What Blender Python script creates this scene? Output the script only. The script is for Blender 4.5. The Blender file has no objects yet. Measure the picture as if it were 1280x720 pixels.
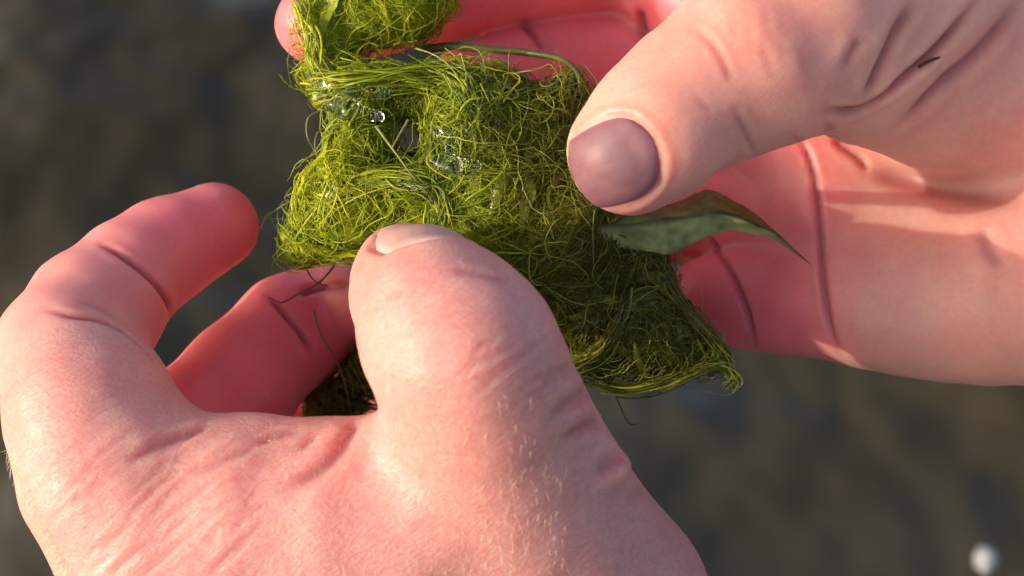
import bpy, math, random
import numpy as np
from mathutils import Vector, Matrix

import time
T0 = time.perf_counter()
def tick(w): print('T %-18s %.1f' % (w, time.perf_counter() - T0))
random.seed(4)
RNG = np.random.default_rng(11)
scene = bpy.context.scene
COL = scene.collection

# ------------------------------------------------------------------ camera
PITCH = 52.0                      # degrees below the horizon
CAM_H = 1.05                      # metres above the water
REF = 300.0                       # mm from the lens to the working plane
FRAME = 175.0                     # mm seen across the picture at that plane
cam_d = bpy.data.cameras.new("camera")
cam = bpy.data.objects.new("camera", cam_d)
COL.objects.link(cam)
cam.location = (0, 0, CAM_H)
cam.rotation_euler = (math.radians(90 - PITCH), 0, 0)
cam_d.sensor_width = 36.0
cam_d.lens = 36.0 * REF / FRAME
cam_d.clip_start = 0.01
cam_d.clip_end = 3000
cam_d.dof.use_dof = True
cam_d.dof.focus_distance = 0.272
cam_d.dof.aperture_fstop = (cam_d.lens) / 2.6
scene.camera = cam
CAM_M = Matrix.Translation(cam.location) @ cam.rotation_euler.to_matrix().to_4x4()
ROT = np.array(CAM_M.to_3x3())
CLOC = np.array(cam.location)

# ------------------------------------------------------------------ sky, sun
SUN_CAM = Vector((-0.89, -0.02, 0.45)).normalized()
SUN = (CAM_M.to_3x3() @ SUN_CAM).normalized()
world = bpy.data.worlds.new("World")
scene.world = world
world.use_nodes = True
wn = world.node_tree
bg = wn.nodes["Background"]
sky = wn.nodes.new("ShaderNodeTexSky")
sky.sky_type = 'NISHITA'
sky.sun_disc = False
sky.sun_elevation = math.asin(SUN.z)
sky.sun_rotation = math.atan2(SUN.x, SUN.y)
wn.links.new(sky.outputs[0], bg.inputs[0])
bg.inputs[1].default_value = 0.15
sky.air_density = 0.8
sky.dust_density = 3.0
sky.ozone_density = 0.6
sl = bpy.data.lights.new("sun", 'SUN')
sl.energy = 2.0
sl.angle = math.radians(0.6)
sl.color = (1.0, 0.85, 0.70)
so = bpy.data.objects.new("sun", sl)
COL.objects.link(so)
so.rotation_euler = SUN.to_track_quat('Z', 'Y').to_euler()
scene.view_settings.view_transform = 'Standard'
scene.view_settings.look = 'None'
scene.view_settings.exposure = 0.78
scene.view_settings.gamma = 1.0
scene.cycles.max_bounces = 8
scene.cycles.diffuse_bounces = 4
scene.cycles.transmission_bounces = 6
scene.cycles.use_denoising = True

# ------------------------------------------------------------------ helpers: space
def sc(z):
    return FRAME / 1280.0 * (1.0 - z / REF)

def p3(x, y, z):
    s = sc(z)
    return np.array([(x - 640) * s, (360 - y) * s, z], dtype=np.float32)

def to_world(P):
    P = np.asarray(P, dtype=np.float64).reshape(-1, 3)
    Q = P.copy()
    Q[:, 2] -= REF
    return (Q / 1000.0) @ ROT.T + CLOC

# ------------------------------------------------------------------ helpers: nodes
def mat(name):
    m = bpy.data.materials.new(name)
    m.use_nodes = True
    return m, m.node_tree.nodes, m.node_tree.links, m.node_tree.nodes["Principled BSDF"]

def node(ns, kind, **kw):
    n = ns.new(kind)
    for k, v in kw.items():
        setattr(n, k, v)
    return n

def noise(ns, ls, vec, scale, detail=3.0, rough=0.5):
    n = ns.new("ShaderNodeTexNoise")
    n.inputs["Scale"].default_value = scale
    n.inputs["Detail"].default_value = detail
    n.inputs["Roughness"].default_value = rough
    ls.new(vec, n.inputs["Vector"])
    return n

def ramp(ns, ls, fac, stops):
    r = ns.new("ShaderNodeValToRGB")
    e = r.color_ramp.elements
    while len(e) < len(stops):
        e.new(0.5)
    for i, (p, c) in enumerate(stops):
        e[i].position = p
        e[i].color = (*c, 1) if len(c) == 3 else c
    ls.new(fac, r.inputs[0])
    return r

# ------------------------------------------------------------------ helpers: mesh
def add_mesh(name, V, F, material, parent=None, cols=None, smooth=True, base=None, extra=None):
    """V in mm in the working frame; F an (n,4) or (n,3) index array."""
    W = to_world(V)
    if base is None:
        base = np.array([W[:, 0].mean(), W[:, 1].mean(), W[:, 2].min()])
    W = W - base
    me = bpy.data.meshes.new(name)
    F = np.asarray(F, dtype=np.int32)
    k = F.shape[1]
    me.vertices.add(len(W))
    me.vertices.foreach_set("co", W.astype(np.float32).ravel())
    me.loops.add(F.size)
    me.loops.foreach_set("vertex_index", F.ravel())
    me.polygons.add(len(F))
    me.polygons.foreach_set("loop_start", np.arange(0, F.size, k, dtype=np.int32))
    me.polygons.foreach_set("use_smooth", np.full(len(F), smooth, dtype=bool))
    me.update(calc_edges=True)
    me.validate()
    if cols is not None:
        a = me.color_attributes.new("tint", 'FLOAT_COLOR', 'POINT')
        a.data.foreach_set("color", np.concatenate([cols, np.ones((len(cols), 1))], 1).astype(np.float32).ravel())
    if extra:
        for key, arr in extra.items():
            a = me.attributes.new(key, 'FLOAT' if arr.ndim == 1 else 'FLOAT_VECTOR', 'POINT')
            a.data.foreach_set("value" if arr.ndim == 1 else "vector", arr.astype(np.float32).ravel())
    o = bpy.data.objects.new(name, me)
    me.materials.append(material)
    COL.objects.link(o)
    if parent is not None:
        o.parent = parent
        o.location = base - np.array(parent.location)      # parents are top-level and unrotated
    else:
        o.location = base
    return o, base

def tag(o, label=None, cat=None, group=None, kind=None):
    if label: o["label"] = label
    if cat: o["category"] = cat
    if group: o["group"] = group
    if kind: o["kind"] = kind

# ------------------------------------------------------------------ helpers: signed distance shapes
def smin(a, b, k):
    h = np.maximum(k - np.abs(a - b), 0) / k
    return np.minimum(a, b) - h * h * k * 0.25

def cone(P, a, b, ra, rb):
    ba = (b - a).astype(np.float32)
    x = P[:, 0] - a[0]; y = P[:, 1] - a[1]; z = P[:, 2] - a[2]
    t = (x * ba[0] + y * ba[1] + z * ba[2]) * np.float32(1.0 / float(ba @ ba))
    np.clip(t, 0, 1, out=t)
    x -= t * ba[0]; y -= t * ba[1]; z -= t * ba[2]
    return np.sqrt(x * x + y * y + z * z) - (np.float32(ra) + np.float32(rb - ra) * t)

def nodes3(L):
    return [(p3(n[0], n[1], n[2]), n[3]) for n in L]

def chain(P, N, k=2.0):
    d = None
    for (a, ra), (b, rb) in zip(N[:-1], N[1:]):
        c = cone(P, a, b, ra, rb)
        d = c if d is None else smin(d, c, k)
    return d

def chunked(f, P, n=16384):
    out = np.empty(len(P), dtype=np.float32)
    for i in range(0, len(P), n):
        out[i:i + n] = f(P[i:i + n])
    return out

TET = np.array([[1, -1, -1], [-1, -1, 1], [-1, 1, -1], [1, 1, 1]], dtype=np.float32)
def grad(f, P, e=0.25):
    G = np.zeros_like(P)
    for k in TET:
        G += k * chunked(f, P + k * e)[:, None]
    G /= np.maximum(np.linalg.norm(G, axis=1, keepdims=True), 1e-6)
    return G

def surface(f, lo, hi, h, blk=8):
    """Surface nets over a sparse band."""
    lo = np.array(lo, dtype=np.float32)
    nb = np.ceil((np.array(hi) - lo) / (h * blk)).astype(int)
    n = nb * blk
    g = [lo[i] + h * blk * (np.arange(nb[i]) + 0.5) for i in range(3)]
    C = np.stack(np.meshgrid(*g, indexing='ij'), -1).reshape(-1, 3).astype(np.float32)
    dc = chunked(f, C)
    act = np.abs(dc) < h * blk * 0.5 * 1.7321 + 2.2 * h + 0.8
    A = np.where(dc < 0, -50.0, 50.0).astype(np.float32)
    D = np.repeat(np.repeat(np.repeat(A.reshape(nb), blk, 0), blk, 1), blk, 2)
    ia = np.argwhere(act.reshape(nb))
    loc = np.stack(np.meshgrid(*[np.arange(blk)] * 3, indexing='ij'), -1).reshape(-1, 3)
    idx = (ia[:, None, :] * blk + loc[None]).reshape(-1, 3)
    P = lo + idx.astype(np.float32) * h
    D[idx[:, 0], idx[:, 1], idx[:, 2]] = chunked(f, P)
    S = D < 0
    c = [S[i:n[0] - 1 + i, j:n[1] - 1 + j, k:n[2] - 1 + k] for i in (0, 1) for j in (0, 1) for k in (0, 1)]
    allin = np.logical_and.reduce(c); anyin = np.logical_or.reduce(c)
    cells = np.argwhere(anyin & ~allin)
    vid = np.full(np.array(n) - 1, -1, dtype=np.int32)
    vid[cells[:, 0], cells[:, 1], cells[:, 2]] = np.arange(len(cells))
    acc = np.zeros((len(cells), 3), dtype=np.float32); cnt = np.zeros(len(cells), dtype=np.float32)
    cor = [(i, j, k) for i in (0, 1) for j in (0, 1) for k in (0, 1)]
    for a in range(8):
        for b in range(a + 1, 8):
            if sum(abs(cor[a][q] - cor[b][q]) for q in range(3)) != 1:
                continue
            va = D[cells[:, 0] + cor[a][0], cells[:, 1] + cor[a][1], cells[:, 2] + cor[a][2]]
            vb = D[cells[:, 0] + cor[b][0], cells[:, 1] + cor[b][1], cells[:, 2] + cor[b][2]]
            m = (va < 0) != (vb < 0)
            t = np.where(m, va / np.where(m, va - vb, 1), 0)
            pt = np.array(cor[a]) + t[:, None] * (np.array(cor[b]) - np.array(cor[a]))
            acc += np.where(m[:, None], pt, 0); cnt += m
    V = lo + h * (cells + acc / cnt[:, None])
    quads = []
    for ax in range(3):
        sl0 = [slice(1, n[q] - 1) for q in range(3)]
        s0 = list(sl0); s1 = list(sl0)
        s0[ax] = slice(0, n[ax] - 1); s1[ax] = slice(1, n[ax])
        a = S[tuple(s0)]; b = S[tuple(s1)]
        e = np.argwhere(a != b)
        if not len(e):
            continue
        off = np.array([1, 1, 1]); off[ax] = 0
        base = e + off
        u, v = (ax + 1) % 3, (ax + 2) % 3
        def cell(du, dv):
            q = base.copy(); q[:, u] -= du; q[:, v] -= dv
            return vid[q[:, 0], q[:, 1], q[:, 2]]
        Q = np.stack([cell(1, 1), cell(0, 1), cell(0, 0), cell(1, 0)], 1)
        fl = a[tuple(e.T)]
        Q[~fl] = Q[~fl][:, ::-1]
        quads.append(Q)
    F = np.concatenate(quads)
    F = F[(F >= 0).all(1)]
    return V.astype(np.float32), F

EYE = np.array([0, 0, REF], dtype=np.float32)

def cast(f, XY, zmin=-80.0):
    """March view lines through picture points to the surface f; returns points, hit mask."""
    XY = np.asarray(XY, dtype=np.float32)
    T = np.stack([p3(x, y, 0.0) for x, y in XY]) - EYE
    T /= np.linalg.norm(T, axis=1, keepdims=True)
    t = np.full(len(XY), 180.0, dtype=np.float32)
    for _ in range(110):
        d = f(EYE + T * t[:, None])
        t += np.clip(d * 0.8, -2, 8)
    P = EYE + T * t[:, None]
    return P.astype(np.float32), (np.abs(f(P)) < 0.3)

def resample(pts, n):
    pts = np.asarray(pts, dtype=np.float64)
    # Catmull-Rom through the points
    P = np.vstack([2 * pts[0] - pts[1], pts, 2 * pts[-1] - pts[-2]])
    m = len(pts) - 1
    out = []
    for q in np.linspace(0, m - 1e-6, n):
        i = int(q); t = q - i
        a, b, c, d = P[i], P[i + 1], P[i + 2], P[i + 3]
        out.append(0.5 * ((2 * b) + (c - a) * t + (2 * a - 5 * b + 4 * c - d) * t * t + (3 * b - a - 3 * c + d) * t ** 3))
    return np.array(out)

class Lattice:
    """value noise on points in mm"""
    def __init__(s, seed):
        s.a = np.random.default_rng(seed).random((32, 32, 32)).astype(np.float32) * 2 - 1
    def __call__(s, P, size):
        q = P / size + 100.0
        i = np.floor(q).astype(int); f = q - i
        f = f * f * (3 - 2 * f)
        r = 0
        for dx in (0, 1):
            for dy in (0, 1):
                for dz in (0, 1):
                    w = (f[:, 0] if dx else 1 - f[:, 0]) * (f[:, 1] if dy else 1 - f[:, 1]) * (f[:, 2] if dz else 1 - f[:, 2])
                    r = r + w * s.a[(i[:, 0] + dx) % 32, (i[:, 1] + dy) % 32, (i[:, 2] + dz) % 32]
        return r
LAT = Lattice(3)
LAT2, LAT3, LAT4 = Lattice(7), Lattice(8), Lattice(9)

def near(P, path, reach):
    """distance from points to a dense path, inf beyond reach"""
    d = np.full(len(P), 1e3, dtype=np.float32)
    lo = path.min(0) - reach; hi = path.max(0) + reach
    m = np.where(((P >= lo) & (P <= hi)).all(1))[0]
    if len(m):
        best = np.full(len(m), 1e9)
        par = np.zeros(len(m))
        for j, c in enumerate(path):
            q = P[m] - c
            dd = np.einsum('ij,ij->i', q, q)
            w = dd < best
            best[w] = dd[w]; par[w] = j / (len(path) - 1)
        d[m] = np.sqrt(best)
        return d, m, par
    return d, m, None

def tubes(paths, rad, sides=4):
    """paths (S,N,3), rad (S,N) -> verts, quads, strand index per vertex"""
    S, N, _ = paths.shape
    T = np.gradient(paths, axis=1)
    T /= np.maximum(np.linalg.norm(T, axis=2, keepdims=True), 1e-9)
    ref = np.random.default_rng(5).normal(size=(S, 1, 3))
    U = np.cross(T, np.broadcast_to(ref, T.shape))
    U /= np.maximum(np.linalg.norm(U, axis=2, keepdims=True), 1e-9)
    W = np.cross(T, U)
    ang = np.arange(sides) * 2 * math.pi / sides
    ring = paths[:, :, None, :] + rad[:, :, None, None] * (np.cos(ang)[None, None, :, None] * U[:, :, None, :] + np.sin(ang)[None, None, :, None] * W[:, :, None, :])
    V = ring.reshape(-1, 3)
    idx = np.arange(S * N * sides).reshape(S, N, sides)
    nx = np.roll(idx, -1, axis=2)
    F = np.stack([idx[:, :-1], nx[:, :-1], nx[:, 1:], idx[:, 1:]], -1).reshape(-1, 4)
    return V, F, np.repeat(np.arange(S), N * sides)

# ------------------------------------------------------------------ water
def water_material():
    m, ns, ls, b = mat("murky_water")
    tc = ns.new("ShaderNodeTexCoord")
    n1 = noise(ns, ls, tc.outputs["Object"], 1.9, 3, 0.5)
    r = ramp(ns, ls, n1.outputs["Fac"], [(0.3, (0.032, 0.024, 0.010)), (0.5, (0.047, 0.039, 0.022)), (0.7, (0.060, 0.056, 0.044))])
    ls.new(r.outputs[0], b.inputs["Base Color"])
    b.inputs["Roughness"].default_value = 0.12
    b.inputs["IOR"].default_value = 1.33
    n2 = noise(ns, ls, tc.outputs["Object"], 5.0, 2, 0.5)
    n3 = noise(ns, ls, tc.outputs["Object"], 16.0, 1, 0.5)
    ad = node(ns, "ShaderNodeMath", operation='MULTIPLY_ADD')
    ls.new(n3.outputs["Fac"], ad.inputs[0]); ad.inputs[1].default_value = 0.25
    ls.new(n2.outputs["Fac"], ad.inputs[2])
    bp = ns.new("ShaderNodeBump")
    bp.inputs["Strength"].default_value = 1.0
    bp.inputs["Distance"].default_value = 0.048
    ls.new(ad.outputs[0], bp.inputs["Height"])
    ls.new(bp.outputs[0], b.inputs["Normal"])
    return m

def build_water():
    # one sheet: fine rippled grid under the hands, stretching out to the horizon
    n = 161
    u = np.linspace(-1, 1, n)
    g = np.sign(u) * (np.abs(u) * 1.6 + 900 * np.abs(u) ** 9)
    X, Y = np.meshgrid(g, g, indexing='ij')
    Y = Y + 0.8
    r = np.hypot(X, Y - 0.8)
    Z = (0.012 * np.sin(7.1 * X + 4.3 * Y) + 0.009 * np.sin(-5.2 * X + 11.0 * Y + 1.0) + 0.006 * np.sin(17 * X + 6 * Y + 2.0)) * np.exp(-(r / 3.0) ** 2)
    V = np.stack([X, Y, Z], -1).reshape(-1, 3)
    idx = np.arange(n * n).reshape(n, n)
    F = np.stack([idx[:-1, :-1], idx[1:, :-1], idx[1:, 1:], idx[:-1, 1:]], -1).reshape(-1, 4)
    me = bpy.data.meshes.new("water")
    me.from_pydata(V.tolist(), [], F.tolist())
    me.polygons.foreach_set("use_smooth", np.ones(len(F), dtype=bool))
    me.materials.append(water_material())
    o = bpy.data.objects.new("water", me)
    COL.objects.link(o)
    o["kind"] = "structure"
    o["label"] = "dark murky rippled water far below the hands"

build_water()

def water_point(px, py):
    d = to_world(p3(px, py, 0.0))[0] - CLOC
    t = -CLOC[2] / d[2]
    return CLOC + d * t

def build_foam():
    c = water_point(1233, 700)
    R = 0.0075
    parts = [(0, 0, 0.003, R)] + [(math.cos(a) * 0.006, math.sin(a) * 0.006, 0.0, 0.003 + 0.0008 * (i % 3)) for i, a in enumerate(np.arange(0, 6.2, 0.9))]
    V, F = [], []
    for (x, y, z, r) in parts:
        b0 = len(V); nu, nv = 16, 10
        for j in range(nv + 1):
            for i in range(nu):
                th = math.pi * j / nv; ph = 2 * math.pi * i / nu
                V.append((x + r * math.sin(th) * math.cos(ph), y + r * math.sin(th) * math.sin(ph), z + r * math.cos(th)))
        for j in range(nv):
            for i in range(nu):
                F.append((b0 + j * nu + i, b0 + (j + 1) * nu + i, b0 + (j + 1) * nu + (i + 1) % nu, b0 + j * nu + (i + 1) % nu))
    m, ns, ls, b = mat("foam")
    b.inputs["Base Color"].default_value = (0.24, 0.25, 0.25, 1)
    b.inputs["Roughness"].default_value = 0.35
    b.inputs["Coat Weight"].default_value = 0.4
    me = bpy.data.meshes.new("foam_blob")
    me.from_pydata(V, [], F)
    me.polygons.foreach_set("use_smooth", np.ones(len(F), dtype=bool))
    me.materials.append(m)
    o = bpy.data.objects.new("foam_blob", me)
    COL.objects.link(o)
    o.location = c
    tag(o, "small round white blob of foam floating alone on the dark water", "foam")

build_foam()

# ------------------------------------------------------------------ skin
def skin_material(name, furrow):
    m, ns, ls, b = mat(name)
    tc = ns.new("ShaderNodeTexCoord")
    at = node(ns, "ShaderNodeVertexColor", layer_name="tint")
    n1 = noise(ns, ls, tc.outputs["Object"], 170, 4, 0.6)     # mottling ~6 mm
    n2 = noise(ns, ls, tc.outputs["Object"], 900, 3, 0.6)     # ~1 mm
    mx = node(ns, "ShaderNodeMixRGB", blend_type='MULTIPLY')
    mx.inputs[0].default_value = 1.0
    r1 = ramp(ns, ls, n1.outputs["Fac"], [(0.3, (0.96, 0.88, 0.88)), (0.7, (1.03, 1.05, 1.05))])
    ls.new(at.outputs[0], mx.inputs[1]); ls.new(r1.outputs[0], mx.inputs[2])
    mx2 = node(ns, "ShaderNodeMixRGB", blend_type='MULTIPLY')
    mx2.inputs[0].default_value = 1.0
    r2 = ramp(ns, ls, n2.outputs["Fac"], [(0.3, (0.97, 0.94, 0.93)), (0.7, (1.02, 1.03, 1.03))])
    ls.new(mx.outputs[0], mx2.inputs[1]); ls.new(r2.outputs[0], mx2.inputs[2])
    ls.new(mx2.outputs[0], b.inputs["Base Color"])
    b.inputs["Subsurface Weight"].default_value = 1.0
    b.inputs["Subsurface Radius"].default_value = (1.0, 0.15, 0.085)
    b.inputs["Subsurface Scale"].default_value = 0.0082
    b.inputs["Roughness"].default_value = 0.43
    b.inputs["Specular IOR Level"].default_value = 0.45
    # fine skin relief: stretched furrows plus a faint cell pattern, strongest on the back of the hand
    dm = node(ns, "ShaderNodeAttribute", attribute_name="dorsal")
    re = node(ns, "ShaderNodeAttribute", attribute_name="rest")
    def furrows(angle, along, across):
        st = ns.new("ShaderNodeMapping")
        st.vector_type = 'TEXTURE'
        st.inputs["Rotation"].default_value = (0, 0, math.radians(angle))
        st.inputs["Scale"].default_value = (along, across, across * 1.5)
        ls.new(re.outputs["Vector"], st.inputs[0])
        nz = noise(ns, ls, st.outputs[0], 1.0, 2, 0.55)
        sb = node(ns, "ShaderNodeMath", operation='SUBTRACT'); ls.new(nz.outputs["Fac"], sb.inputs[0]); sb.inputs[1].default_value = 0.5
        ab = node(ns, "ShaderNodeMath", operation='ABSOLUTE'); ls.new(sb.outputs[0], ab.inputs[0])
        r = ramp(ns, ls, ab.outputs[0], [(0.0, (0, 0, 0)), (0.09, (1, 1, 1))])
        return r.outputs[0]
    f1 = furrows(38, 3.6, 0.85)
    f2 = furrows(-30, 2.6, 0.8)
    vo = node(ns, "ShaderNodeTexVoronoi", feature='DISTANCE_TO_EDGE')
    vo.inputs["Scale"].default_value = 1.25
    vw = noise(ns, ls, re.outputs["Vector"], 0.6, 2, 0.5)
    wa = node(ns, "ShaderNodeMixRGB", blend_type='ADD'); wa.inputs[0].default_value = 1.4
    ls.new(re.outputs["Vector"], wa.inputs[1]); ls.new(vw.outputs["Color"], wa.inputs[2])
    ls.new(wa.outputs[0], vo.inputs["Vector"])
    vr = ramp(ns, ls, vo.outputs["Distance"], [(0.0, (0, 0, 0)), (0.3, (1, 1, 1))])
    def madd(a, k, c=None):
        n = node(ns, "ShaderNodeMath", operation='MULTIPLY_ADD')
        ls.new(a, n.inputs[0]); n.inputs[1].default_value = k
        if c is None: n.inputs[2].default_value = 0
        else: ls.new(c, n.inputs[2])
        return n.outputs[0]
    hsum = madd(f1, 0.55, madd(f2, 0.35, madd(vr.outputs[0], 0.22)))
    fr = ramp(ns, ls, hsum, [(0.35, (0.94, 0.89, 0.88)), (0.95, (1.02, 1.03, 1.03))])  # furrow lines darkened in the base colour, standing in for relief shade
    mx3 = node(ns, "ShaderNodeMixRGB", blend_type='MULTIPLY')
    ls.new(dm.outputs["Fac"], mx3.inputs[0])
    ls.new(mx2.outputs[0], mx3.inputs[1]); ls.new(fr.outputs[0], mx3.inputs[2])
    ls.new(mx3.outputs[0], b.inputs["Base Color"])
    h1 = node(ns, "ShaderNodeMath", operation='MULTIPLY')
    ls.new(hsum, h1.inputs[0]); ls.new(dm.outputs["Fac"], h1.inputs[1])
    fine = noise(ns, ls, re.outputs["Vector"], 2.6, 2, 0.6)
    bp = ns.new("ShaderNodeBump")
    bp.inputs["Strength"].default_value = furrow
    bp.inputs["Distance"].default_value = 0.00008
    ls.new(madd(fine.outputs["Fac"], 0.3, h1.outputs[0]), bp.inputs["Height"])
    ls.new(bp.outputs[0], b.inputs["Normal"])
    return m

SKIN = skin_material("skin", 1.0)

def nail_material(name, c0, c1):
    m, ns, ls, b = mat(name)
    tc = ns.new("ShaderNodeTexCoord")
    n1 = noise(ns, ls, tc.outputs["Object"], 190, 4, 0.6)
    r = ramp(ns, ls, n1.outputs["Fac"], [(0.3, c0), (0.7, c1)])
    at = node(ns, "ShaderNodeVertexColor", layer_name="tint")
    mm = node(ns, "ShaderNodeMixRGB", blend_type='MULTIPLY'); mm.inputs[0].default_value = 1.0
    ls.new(r.outputs[0], mm.inputs[1]); ls.new(at.outputs[0], mm.inputs[2])
    ls.new(mm.outputs[0], b.inputs["Base Color"])
    b.inputs["Specular IOR Level"].default_value = 0.3
    b.inputs["Roughness"].default_value = 0.5
    b.inputs["Coat Weight"].default_value = 0.05
    b.inputs["Coat Roughness"].default_value = 0.3
    b.inputs["Subsurface Weight"].default_value = 0.6
    b.inputs["Subsurface Radius"].default_value = (1.0, 0.4, 0.3)
    b.inputs["Subsurface Scale"].default_value = 0.0015
    wv = noise(ns, ls, tc.outputs["Object"], 700, 2, 0.5)
    bp = ns.new("ShaderNodeBump"); bp.inputs["Strength"].default_value = 0.25; bp.inputs["Distance"].default_value = 0.0002
    ls.new(wv.outputs["Fac"], bp.inputs["Height"]); ls.new(bp.outputs[0], b.inputs["Normal"])
    return m
NAIL = nail_material("shaded_nail", (0.19, 0.085, 0.10), (0.27, 0.13, 0.14))  # mauve nail; the shade on it is put into the base colour
NAILP = nail_material("nail", (0.58, 0.29, 0.25), (0.64, 0.35, 0.30))

# --- left hand (back of the thumb towards the lens)
LH = dict(
    thumb=nodes3([(511, 354, 33, 9.0), (530, 374, 44, 9.9), (556, 408, 56, 11.6), (584, 446, 58, 12.7), (604, 500, 54, 13.0), (630, 568, 47, 13.7), (736, 764, 28, 18.4), (800, 960, 6, 27)]),
    index=nodes3([(267, 284, 5, 7.4), (205, 315, 10, 8.6), (162, 343, 15, 9.0), (118, 392, 20, 10.5), (88, 444, 27, 11.2), (114, 520, 36, 12.6), (140, 598, 40, 13.1), (215, 740, 38, 14.2), (330, 930, 26, 20)]),
    middle=nodes3([(476, 366, -2, 7.8), (420, 380, -12, 8.8), (364, 414, -8, 9.7), (300, 475, 0, 10.0), (238, 545, 8, 10.8), (250, 700, 8, 14), (380, 950, 5, 20)]),
    ring=nodes3([(500, 470, -26, 7.8), (440, 470, -36, 8.8), (370, 500, -36, 9.5), (270, 600, -16, 10.5), (300, 740, -12, 14), (420, 960, -10, 19)]),
    little=nodes3([(500, 560, -44, 6.8), (440, 570, -50, 7.8), (350, 620, -46, 8.5), (310, 700, -30, 9.5), (350, 800, -28, 13), (460, 970, -22, 18)]),
    back=nodes3([(225, 628, 40, 12.0), (320, 632, 42, 11.9), (420, 640, 43, 12.3), (520, 640, 43, 13), (610, 620, 43, 13)]),
    back2=nodes3([(290, 760, 34, 17), (430, 790, 30, 20), (640, 800, 20, 22)]),
    wrist=nodes3([(560, 1000, 5, 34), (640, 1150, 0, 33)]),
)

FOLDS = [nodes3([(x, y, 50, 3.0), (x - 24, y + 14, 52, 2.2)]) for (x, y) in ((690, 478), (710, 507), (729, 537), (745, 561), (764, 584))]
def left_hand(P):
    th = chain(P, LH['thumb'], 3.0)
    palm = smin(chain(P, LH['back'], 4), chain(P, LH['back2'], 5), 16)
    palm = smin(palm, chain(P, LH['wrist'], 3), 25)
    ix = chain(P, LH['index'], 2.2)
    mi = chain(P, LH['middle'], 2.0)
    ri = chain(P, LH['ring'], 2.0)
    li = chain(P, LH['little'], 2.0)
    d = smin(palm, th, 9.0)
    d2 = smin(palm, ix, 8.0)
    for bq in FOLDS:
        d = smin(d, chain(P, bq, 2), 1.6)
    core = smin(smin(d, d2, 2.0), smin(palm, mi, 6.0), 0.8)
    core = smin(core, smin(palm, ri, 6.0), 0.8)
    core = smin(core, smin(palm, li, 6.0), 0.8)
    return core

# --- right hand (palm towards the lens, thumb over the algae)
RH = dict(
    thumb=nodes3([(787, 191, 42, 9.2), (822, 160, 42, 10.1), (868, 117, 40, 10.4), (935, 70, 38, 12.2), (1005, 22, 34, 13.8), (1120, -40, 22, 18), (1260, -60, 8, 22), (1450, 40, 0, 28)]),
    thpad=nodes3([(905, 120, 34, 9.5), (985, 82, 34, 10.5), (1050, 55, 30, 12)]),
    thenar=nodes3([(1110, 66, 20, 15.5), (1190, 84, 14, 16.2), (1330, 92, 8, 19)]),
    index=nodes3([(403, 28, -5, 7.9), (470, 5, -12, 8.6), (560, -16, -16, 9.1), (680, -38, -19, 9.3), (790, -55, -20, 10.0), (960, 60, -10, 11.5), (1350, 90, -16, 17)]),
    middle=nodes3([(592, 108, -12, 7.8), (640, 98, -18, 8.6), (700, 86, -22, 9.5), (815, 74, -25, 10.6), (1010, 185, -9, 11.0), (1380, 180, -16, 17)]),
    ring=nodes3([(690, 285, -20, 7.8), (745, 280, -25, 8.6), (800, 270, -26, 9.2), (900, 258, -20, 10.2), (1040, 280, -6, 11.2), (1400, 260, -13, 17)]),
    little=nodes3([(886, 372, -12, 7.4), (915, 372, -11, 8.4), (950, 370, -9, 9.0), (1000, 372, -5, 9.8), (1070, 370, -1, 10.6), (1400, 330, -6, 18)]),
    hyp=nodes3([(1150, 368, 1, 12.2), (1230, 360, 4, 14.2), (1360, 335, 6, 18)]),
    wrist=nodes3([(1480, 200, -6, 33), (1700, 190, -6, 32)]),
)

def right_hand(P):
    th = smin(chain(P, RH['thumb'], 2.5), chain(P, RH['thpad'], 2.5), 6)
    pm = [chain(P, RH[k][-2:], 2) for k in ('index', 'middle', 'ring', 'little')]
    palm = pm[0]
    for q in pm[1:]:
        palm = smin(palm, q, 9)
    palm = smin(palm, chain(P, RH['hyp'], 4), 9)
    palm = smin(palm, chain(P, RH['wrist'], 3), 22)
    thn = smin(chain(P, RH['thenar'], 4), th, 9)
    d = smin(palm, thn, 5)
    fs = [smin(palm, chain(P, RH[k][:-1], 2.0), 4) for k in ('index', 'middle', 'ring', 'little')]
    r = fs[0]
    for q in fs[1:]:
        r = smin(r, q, 1.2)
    return smin(r, d, 1.0)

def apply_creases(f, V, N, creases):
    """each crease: picture-plane polyline laid on the skin, depth, half width, bulge"""
    off = np.zeros(len(V), dtype=np.float32)
    red = np.zeros(len(V), dtype=np.float32)
    flat = []
    for (poly, _d, _w, _b) in creases:
        if not isinstance(poly, np.ndarray):
            n = max(8, int(sum(math.dist(poly[i], poly[i + 1]) for i in range(len(poly) - 1)) / 3))
            flat.append(resample(poly, n))
    allp, allok = cast(f, np.concatenate(flat))
    cuts = np.cumsum([len(q) for q in flat])[:-1]
    hits = iter([p[k] for p, k in zip(np.split(allp, cuts), np.split(allok, cuts))])
    for (poly, depth, w, bulge) in creases:
        pts = poly if isinstance(poly, np.ndarray) else next(hits)
        if len(pts) < 3:
            print("crease off the skin", poly[0]); continue
        # drop jumps
        d, m, par = near(V, pts, w * 6)
        if par is None:
            continue
        fade = np.clip(np.minimum(par, 1 - par) * 5 + 0.15, 0, 1)
        dm = d[m]
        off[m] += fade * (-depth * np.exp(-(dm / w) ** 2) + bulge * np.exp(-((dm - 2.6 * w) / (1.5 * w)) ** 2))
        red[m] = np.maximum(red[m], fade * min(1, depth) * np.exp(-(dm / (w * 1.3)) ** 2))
    return V + N * off[:, None], red

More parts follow.
